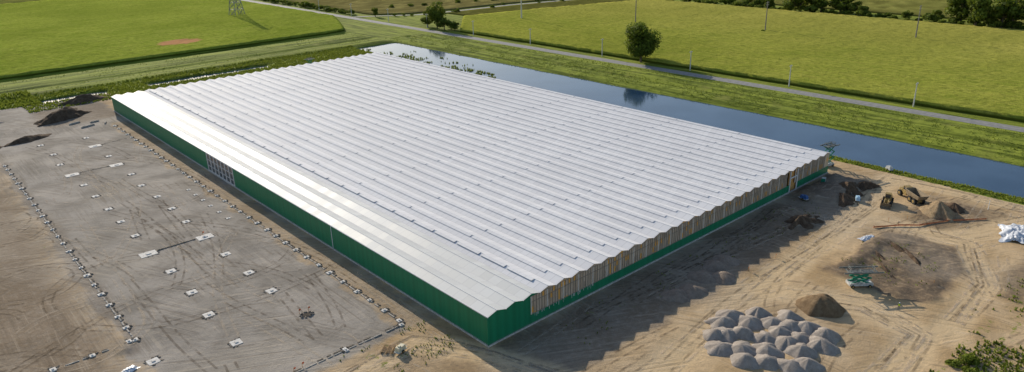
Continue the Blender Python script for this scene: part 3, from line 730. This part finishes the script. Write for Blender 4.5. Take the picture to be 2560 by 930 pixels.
for z0,z1 in zip(zs[:-1],zs[1:]):
    w0,w1=hw(z0),hw(z1)
    for i in range(4):
        c0,c1=cor[i],cor[(i+1)%4]
        b.beam((c0[0]*w0,c0[1]*w0,z0),(c0[0]*w1,c0[1]*w1,z1),.3,n=4)
        b.beam((c0[0]*w0,c0[1]*w0,z0),(c1[0]*w1,c1[1]*w1,z1),.18,n=4)
        b.beam((c1[0]*w0,c1[1]*w0,z0),(c0[0]*w1,c0[1]*w1,z1),.18,n=4)
        b.beam((c0[0]*w1,c0[1]*w1,z1),(c1[0]*w1,c1[1]*w1,z1),.18,n=4)
O("lattice_tower",b.mesh("lattice_tower",MSTEEL),parent=e)
for z in(33,39,45):
    b=B()
    for s in(-1,1):
        for yv in(-.9,.9):b.beam((s*1.,yv,z),(s*8,0,z+.6),.14,n=4);b.beam((s*1.,yv,z+2),(s*8,0,z+.6),.12,n=4)
        b.beam((s*7.8,0,z+.5),(s*7.8,0,z-1.5),.15,n=6)
    O("crossarm",b.mesh("crossarm",MSTEEL),parent=e)

# ================================================================== VEHICLES
MYEL=simple("machine_yellow",(.30,.21,.075),.6,.3,0,.25);MGLS=simple("cab_glass",(.03,.04,.05),.1,.6)
MBED=simple("dusty_bed",(.26,.20,.13),.7);MGRN=simple("lift_green",(.008,.20,.12),.45,.4);MLW=simple("lift_grey",(.50,.50,.48),.5);MDKG=simple("lift_deck",(.16,.17,.16),.6)
def wheelmesh(r,w):
    b=B();b.beam((0,-w/2,0),(0,w/2,0),r,n=20);t=b.mesh("tyre",MDARK)
    b=B();b.beam((0,-w/2-.03,0),(0,w/2+.03,0),r*.5,n=14);return t,b.mesh("rim",MYEL)
def wheels(e,pts,r,w):
    t,rm_=wheelmesh(r,w)
    for x,y in pts:
        k=O("wheel",None,(x,y,r-.03),parent=e);O("tyre",t,parent=k);O("rim",rm_,parent=k)
def dump_truck(x,y,rz):
    e=O("dump_truck",None,(x,y,0),rz=rz,label="dusty brown yellow articulated dump truck parked on sandy soil",category="dump truck")
    b=B();b.box((3.2,0,1.4),(3.2,2.2,.9));b.box((4.6,0,1.7),(1.8,2.1,1.1),taper=.8);b.box((-1.3,0,1.2),(5.6,1.,.6));b.beam((1,0,1.2),(2,0,1.3),.4)
    O("chassis",b.mesh("chassis",MYEL),parent=e)
    c=O("cab",None,(0,0,0),parent=e)
    b=B();b.box((2.7,0,1.9),(1.7,1.8,.8));b.box((2.7,0,3.25),(1.7,1.8,.15));
    for dx in(-.78,.78):
        for dy in(-.83,.83):b.box((2.7+dx,dy,2.75),(.12,.12,1.))
    O("cab_shell",b.mesh("cab_shell",MYEL),parent=c)
    b=B();b.box((2.7,0,2.73),(1.5,1.66,.9));O("window",b.mesh("window",MGLS),parent=c)
    b=B();x0,x1,w=-4.6,1.5,1.55
    P0=[(x0,-w*.8,1.8),(x1-.5,-w*.8,1.5),(x1-.5,w*.8,1.5),(x0,w*.8,1.8)];P1=[(x0-.6,-w,3.),(x1,-w,3.2),(x1,w,3.2),(x0-.6,w,3.)]
    b.quad(*P0)
    for i in range(4):
        j=(i+1)%4;b.quad(P0[i],P0[j],P1[j],P1[i])
        a,c2=Vector(P1[i]),Vector(P1[j]);b.beam(a,c2,.1,n=6)
    b.box((x1+.3,0,3.2),(.8,2.9,.12))
    O("dump_bed",b.mesh("dump_bed",MBED),parent=e)
    wheels(e,[(4.2,-1.2),(4.2,1.2),(-1.,-1.2),(-1.,1.2),(-3.,-1.2),(-3.,1.2)],.9,.75)
dump_truck(139.5,-28.3,.9)
def loader(x,y,rz):
    e=O("wheel_loader",None,(x,y,0),rz=rz,label="dusty brown yellow wheel loader with lowered bucket",category="wheel loader")
    b=B();b.box((-1.9,0,1.5),(2.6,1.9,1.2),taper=.88);b.box((.6,0,1.2),(2.4,1.1,.8));b.beam((-1.9,.5,2),(-1.9,.5,2.9),.09)
    O("body",b.mesh("body",MYEL),parent=e)
    c=O("cab",None,parent=e)
    b=B();b.box((-.3,0,3.2),(1.6,1.6,.14));b.box((-.3,0,1.8),(1.5,1.5,.5))
    for dx in(-.7,.7):
        for dy in(-.7,.7):b.box((-.3+dx,dy,2.6),(.1,.1,1.2))
    O("cab_shell",b.mesh("cab_shell",MYEL),parent=c);b=B();b.box((-.3,0,2.6),(1.36,1.36,1.1));O("window",b.mesh("window",MGLS),parent=c)
    b=B()
    for s in(-.5,.5):b.beam((.8,s,1.9),(2.4,s,1.4),.14);b.beam((2.4,s,1.4),(3.3,s,.6),.14)
    O("lift_arm",b.mesh("lift_arm",MYEL),parent=e)
    b=B();w=1.35
    pr=[(4.4,.08),(3.5,.05),(3.1,.5),(3.3,1.2),(3.7,1.4)]
    for (a0,z0),(a1,z1) in zip(pr[:-1],pr[1:]):b.box(((a0+a1)/2,0,(z0+z1)/2),(math.hypot(a1-a0,z1-z0)+.05,2*w,.08),0,0,ry=-math.atan2(z1-z0,a1-a0))
    for s in(-w,w):
        k=len(b.v);b.v+=[(p[0],s,p[1]) for p in pr];b.f.append(tuple(range(k,k+5)));b.mi.append(0)
    O("bucket",b.mesh("bucket",MBED),parent=e)
    wheels(e,[(1.5,-1.1),(1.5,1.1),(-1.7,-1.1),(-1.7,1.1)],.8,.6)
loader(131.5,-24.5,3.4)
def lift(x,y,rz,h,L,label,bl=4.2):
    e=O("scissor_lift",None,(x,y,0),rz=rz,label=label,category="scissor lift")
    b=B();b.box((0,0,.8),(bl,2.2,.55));b.box((0,1.0,1.15),(bl-.4,.2,.3));b.box((0,-1.0,1.15),(bl-.4,.2,.3));O("base",b.mesh("base",MLW),parent=e)
    sw=bl*.8
    b=B();z=1.1;n=2 if h<5 else 3;dz=(h-1.4)/n
    for k in range(n):
        for yv in(-.85,.85):
            b.box((0,yv,z+dz/2),(math.hypot(sw,dz),.2,.3),0,0,ry=math.atan2(dz,sw));b.box((0,yv*.78,z+dz/2),(math.hypot(sw,dz),.2,.3),0,0,ry=-math.atan2(dz,sw))
        z+=dz
    b.box((-sw*.3,0,h-.4),(.3,1.7,.2));b.box((sw*.3,0,h-.4),(.3,1.7,.2))
    O("scissor_arm",b.mesh("scissor_arm",MGRN),parent=e)
    b=B();b.box((0,0,h-.2),(L*.6,1.5,.16));
    for xv in(-L*.35,0,L*.35):b.box((xv,0,h-.05),(.25,3.,.2))
    O("deck",b.mesh("deck",MDKG),parent=e)
    b=B()
    for yv in(-1.5,1.5):b.box((0,yv,h+.1),(L,.2,.3))
    for yv in(-.8,.8):
        for zz in(.5,.95):b.beam((-L*.3,yv,h+zz),(L*.3,yv,h+zz),.045)
        for k in range(5):b.beam((-L*.3+k*L*.15,yv,h),(-L*.3+k*L*.15,yv,h+.95),.04)
    for xv in(-L*.3,L*.3):
        for zz in(.5,.95):b.beam((xv,-.8,h+zz),(xv,.8,h+zz),.045)
    O("railing",b.mesh("railing",MDKG),parent=e)
    wheels(e,[(bl*.36,-1.05),(bl*.36,1.05),(-bl*.36,-1.05),(-bl*.36,1.05)],.42,.35)
lift(77.5,-40.5,-.72,4.,9.,"green scissor lift with long raised rails on sand",5.4)
lift(151,3,-.2,7.4,6.,"green scissor lift raised beside the greenhouse corner")
lift(104,279,.4,8.4,5.,"raised scissor lift behind the greenhouse roof")
e=O("portable_toilet",None,(134,-4,0),rz=.2,label="small green portable toilet beside the greenhouse wall",category="portable toilet")
b=B();b.box((0,0,1.1),(1.15,1.15,2.1));O("cabin",b.mesh("cabin",MGRN),parent=e)
b=B();b.box((0,0,2.22),(1.25,1.25,.16),taper=.8);O("roof",b.mesh("roof",MLW),parent=e)
b=B();b.box((0,-.6,1.05),(.75,.05,1.85));O("door",b.mesh("door",MLW),parent=e)
def compressor(x,y,rz,mat,label):
    e=O("generator",None,(x,y,max(0,zat(x,y))),rz=rz,label=label,category="generator")
    b=B();b.box((0,0,.95),(2.2,1.2,.9),taper=.86);b.box((-.3,0,1.5),(.5,.5,.25));O("housing",b.mesh("housing",mat),parent=e)
    b=B();b.box((0,0,.45),(2.6,1.3,.12));b.beam((1.2,0,.45),(2.1,0,.4),.06);O("frame",b.mesh("frame",MLW),parent=e)
    wheels(e,[(0,-.7),(0,.7)],.36,.2)
compressor(128.,-17.5,.5,simple("blue_white",(.40,.58,.72),.4),"pale blue and white generator on a small trailer")
compressor(118,-6,1.4,simple("deep_blue",(.05,.12,.3),.4),"small blue generator beside the soil heap")
compressor(-14,11,.3,simple("cream_paint",(.6,.55,.4),.5),"dusty cream generator on a small trailer in weeds")
compressor(161,-13,1.,simple("pump_grey",(.45,.46,.46),.5),"small grey pump trailer beside the canal")
b=B()
for i in range(7):b.box((i*.42-1.3,0,.45),(.16,2.4,.05))
for i in(-1,0,1):b.box((0,i*1.1,.2),(2.8,.14,.3))
O("pallet",b.mesh("pallet",simple("pallet_wood",(.3,.2,.11),.9)),(-15.5,13.3,0),rz=.7,label="weathered wooden pallet lying in the weeds",category="pallet")
def tarp(x,y,rx,ry,h,seed,label,rz=0):
    n=34;u=np.linspace(-1,1,n);U,V=np.meshgrid(u,u)
    R=np.sqrt(U**2+V**2)
    zz=h*np.clip(1-R**2*.8,0,1)*(.35+.9*fbm(U*3+9,V*3+9,.8,seed))+np.abs(fbm(U*9+30,V*9+30,1.2,seed+3)-.5)*h*.8
    e=1+.35*(fbm(U*2+4,V*2+4,.7,seed+8)-.5)*2
    me=gridmesh("tarp",U*rx*e,V*ry*e,np.where(R>1.1,.06,zz+.06),MTARP,sm=False)
    O("tarp",me,(x,y,max(0,zat(x,y))),rz=rz,label=label,category="tarp")
MTARP=simple("white_plastic_sheet",(.62,.64,.68),.35,.5,0,.08,3)
tarp(133,-57,6,4,2.2,1,"large crumpled white plastic tarp over material",.3)
tarp(104,-31,2.4,1.2,.6,2,"small crumpled white plastic sheet on dark soil",-.3)
tarp(-56.5,43,1.6,1.,.5,4,"crumpled white plastic scrap on grey soil",.4)
for x,y,rz,l in((-19,262,.3,5),(-12,258,.25,4),(-16,252,.3,6),(-9,252,1.2,3)):
    b=B();b.box((0,0,.3),(l,.6,.5),taper=.9);b.box((.2,0,.6),(l*.8,.4,.15));O("concrete_barrier",b.mesh("concrete_barrier",MCON2),(x,y,0),rz=rz,label="pale concrete barrier lying on the soil",category="concrete barrier",group="concrete barriers near the soil heap")
e=O("marker_post",None,(147,-46,0),label="thin white survey post on bare soil",category="marker post")
b=B();b.beam((0,0,-.2),(0,0,2.6),.09,.07);O("post",b.mesh("post",MWHITE),parent=e);b=B();b.box((0,0,2.6),(.3,.3,.12));O("cap",b.mesh("cap",MLW),parent=e)

# ================================================================== PERSON
def person(x,y,rz):
    e=O("person",None,(x,y,0),rz=rz,label="worker in yellow safety vest and helmet standing on sand",category="person")
    J=[(0,0,.95,.13),(0,0,1.15,.12),(0,.0,1.38,.15),(0,0,1.5,.06),(0,.01,1.56,.06),(0,.02,1.66,.10),(0,.02,1.73,.085)]
    E=[(0,1),(1,2),(2,3),(3,4),(4,5),(5,6)]
    def chain(par,pts):
        for p in pts:
            J.append(p);E.append((par,len(J)-1));par=len(J)-1
        return par
    for s in(-1,1):
        chain(0,[(s*.1,0,.88,.095),(s*.11,.03*s,.5,.062),(s*.12,-.02,.1,.045),(s*.13,.12,.04,.04)])
        h=chain(2,[(s*.19,0,1.42,.06),(s*.25,.0,1.13,.043),(s*.25,.1,.9,.032),(s*.25,.13,.82,.03)])
        for k in range(5):
            dx=(k-2)*.016;chain(h,[(s*.25+dx*1.3,.15,.77,.009),(s*.25+dx*1.6,.165,.73+.01*abs(k-2),.008)])
    me=bpy.data.meshes.new("body");me.from_pydata([j[:3] for j in J],E,[]);me.update()
    bo=O("body",me,parent=e)
    md=bo.modifiers.new("s",'SKIN');
    for i,j in enumerate(J):me.skin_vertices[0].data[i].radius=(j[3],j[3]*.85)
    me.skin_vertices[0].data[0].use_root=True
    bo.modifiers.new("u",'SUBSURF').levels=1;bo.modifiers["u"].render_levels=1
    me.materials.append(simple("work_clothes",(.05,.06,.1),.9))
    b=B();n=16;rings=[(.98,.19,.14),(1.15,.18,.14),(1.35,.22,.15),(1.47,.16,.11)]
    for z,a,c in rings:
        for i in range(n):t=2*math.pi*i/n;b.v.append((a*math.cos(t),c*math.sin(t),z))
    for k in range(3):
        for i in range(n):j=(i+1)%n;b.f.append((k*n+i,k*n+j,(k+1)*n+j,(k+1)*n+i));b.mi.append(0)
    O("vest",b.mesh("vest",simple("hi_vis_yellow",(.62,.80,.03),.6)),parent=e)
    b=B();rr=[(1.72,.13),(1.76,.125),(1.82,.10),(1.86,.04)]
    for z,a in rr:
        for i in range(n):t=2*math.pi*i/n;b.v.append((a*math.cos(t),a*1.15*math.sin(t)+.02,z))
    for k in range(3):
        for i in range(n):j=(i+1)%n;b.f.append((k*n+i,k*n+j,(k+1)*n+j,(k+1)*n+i));b.mi.append(0)
    b.f.append(tuple(range(3*n,4*n)));b.mi.append(0)
    O("helmet",b.mesh("helmet",MWHITE),parent=e)
person(73,-51,2.)

# ================================================================== LIGHT
w=bpy.data.worlds.new("World");SC.world=w;w.use_nodes=True
nt=w.node_tree;bg=nt.nodes["Background"];sky=nt.nodes.new("ShaderNodeTexSky");sky.sky_type='NISHITA';sky.sun_disc=False
el=math.radians(21.6);az=math.atan2(4,20)
sky.sun_elevation=el;sky.sun_rotation=az;sky.air_density=1.;sky.dust_density=1.;sky.ozone_density=1.5
nt.links.new(sky.outputs[0],bg.inputs[0]);bg.inputs[1].default_value=.135
sl=bpy.data.lights.new("sun",'SUN');sl.energy=5.;sl.angle=math.radians(.5);sl.color=(1,.91,.76)
so=bpy.data.objects.new("sun",sl);COL.objects.link(so)
d=Vector((-math.sin(az)*math.cos(el),-math.cos(az)*math.cos(el),-math.sin(el)))
so.rotation_euler=d.to_track_quat('-Z','Y').to_euler();so.location=(0,0,200)

# ================================================================== CAMERA
ya,pi_,ro=.71964,.36354,-.02824
f=Vector((math.sin(ya)*math.cos(pi_),math.cos(ya)*math.cos(pi_),-math.sin(pi_)))
rt=Vector((math.cos(ya),-math.sin(ya),0));up=rt.cross(f)
r2=rt*math.cos(ro)+up*math.sin(ro);u2=-rt*math.sin(ro)+up*math.cos(ro)
cd=bpy.data.cameras.new("camera");cd.sensor_width=36;cd.lens=1804.04/2560*36;cd.clip_start=1;cd.clip_end=12000
cam=bpy.data.objects.new("camera",cd);COL.objects.link(cam)
mt=Matrix((r2,u2,-f)).transposed().to_4x4();mt.translation=Vector((-78.64,-98.38,82.75));cam.matrix_world=mt
SC.camera=cam
SC.view_settings.view_transform='Standard';SC.view_settings.look='None';SC.view_settings.exposure=0
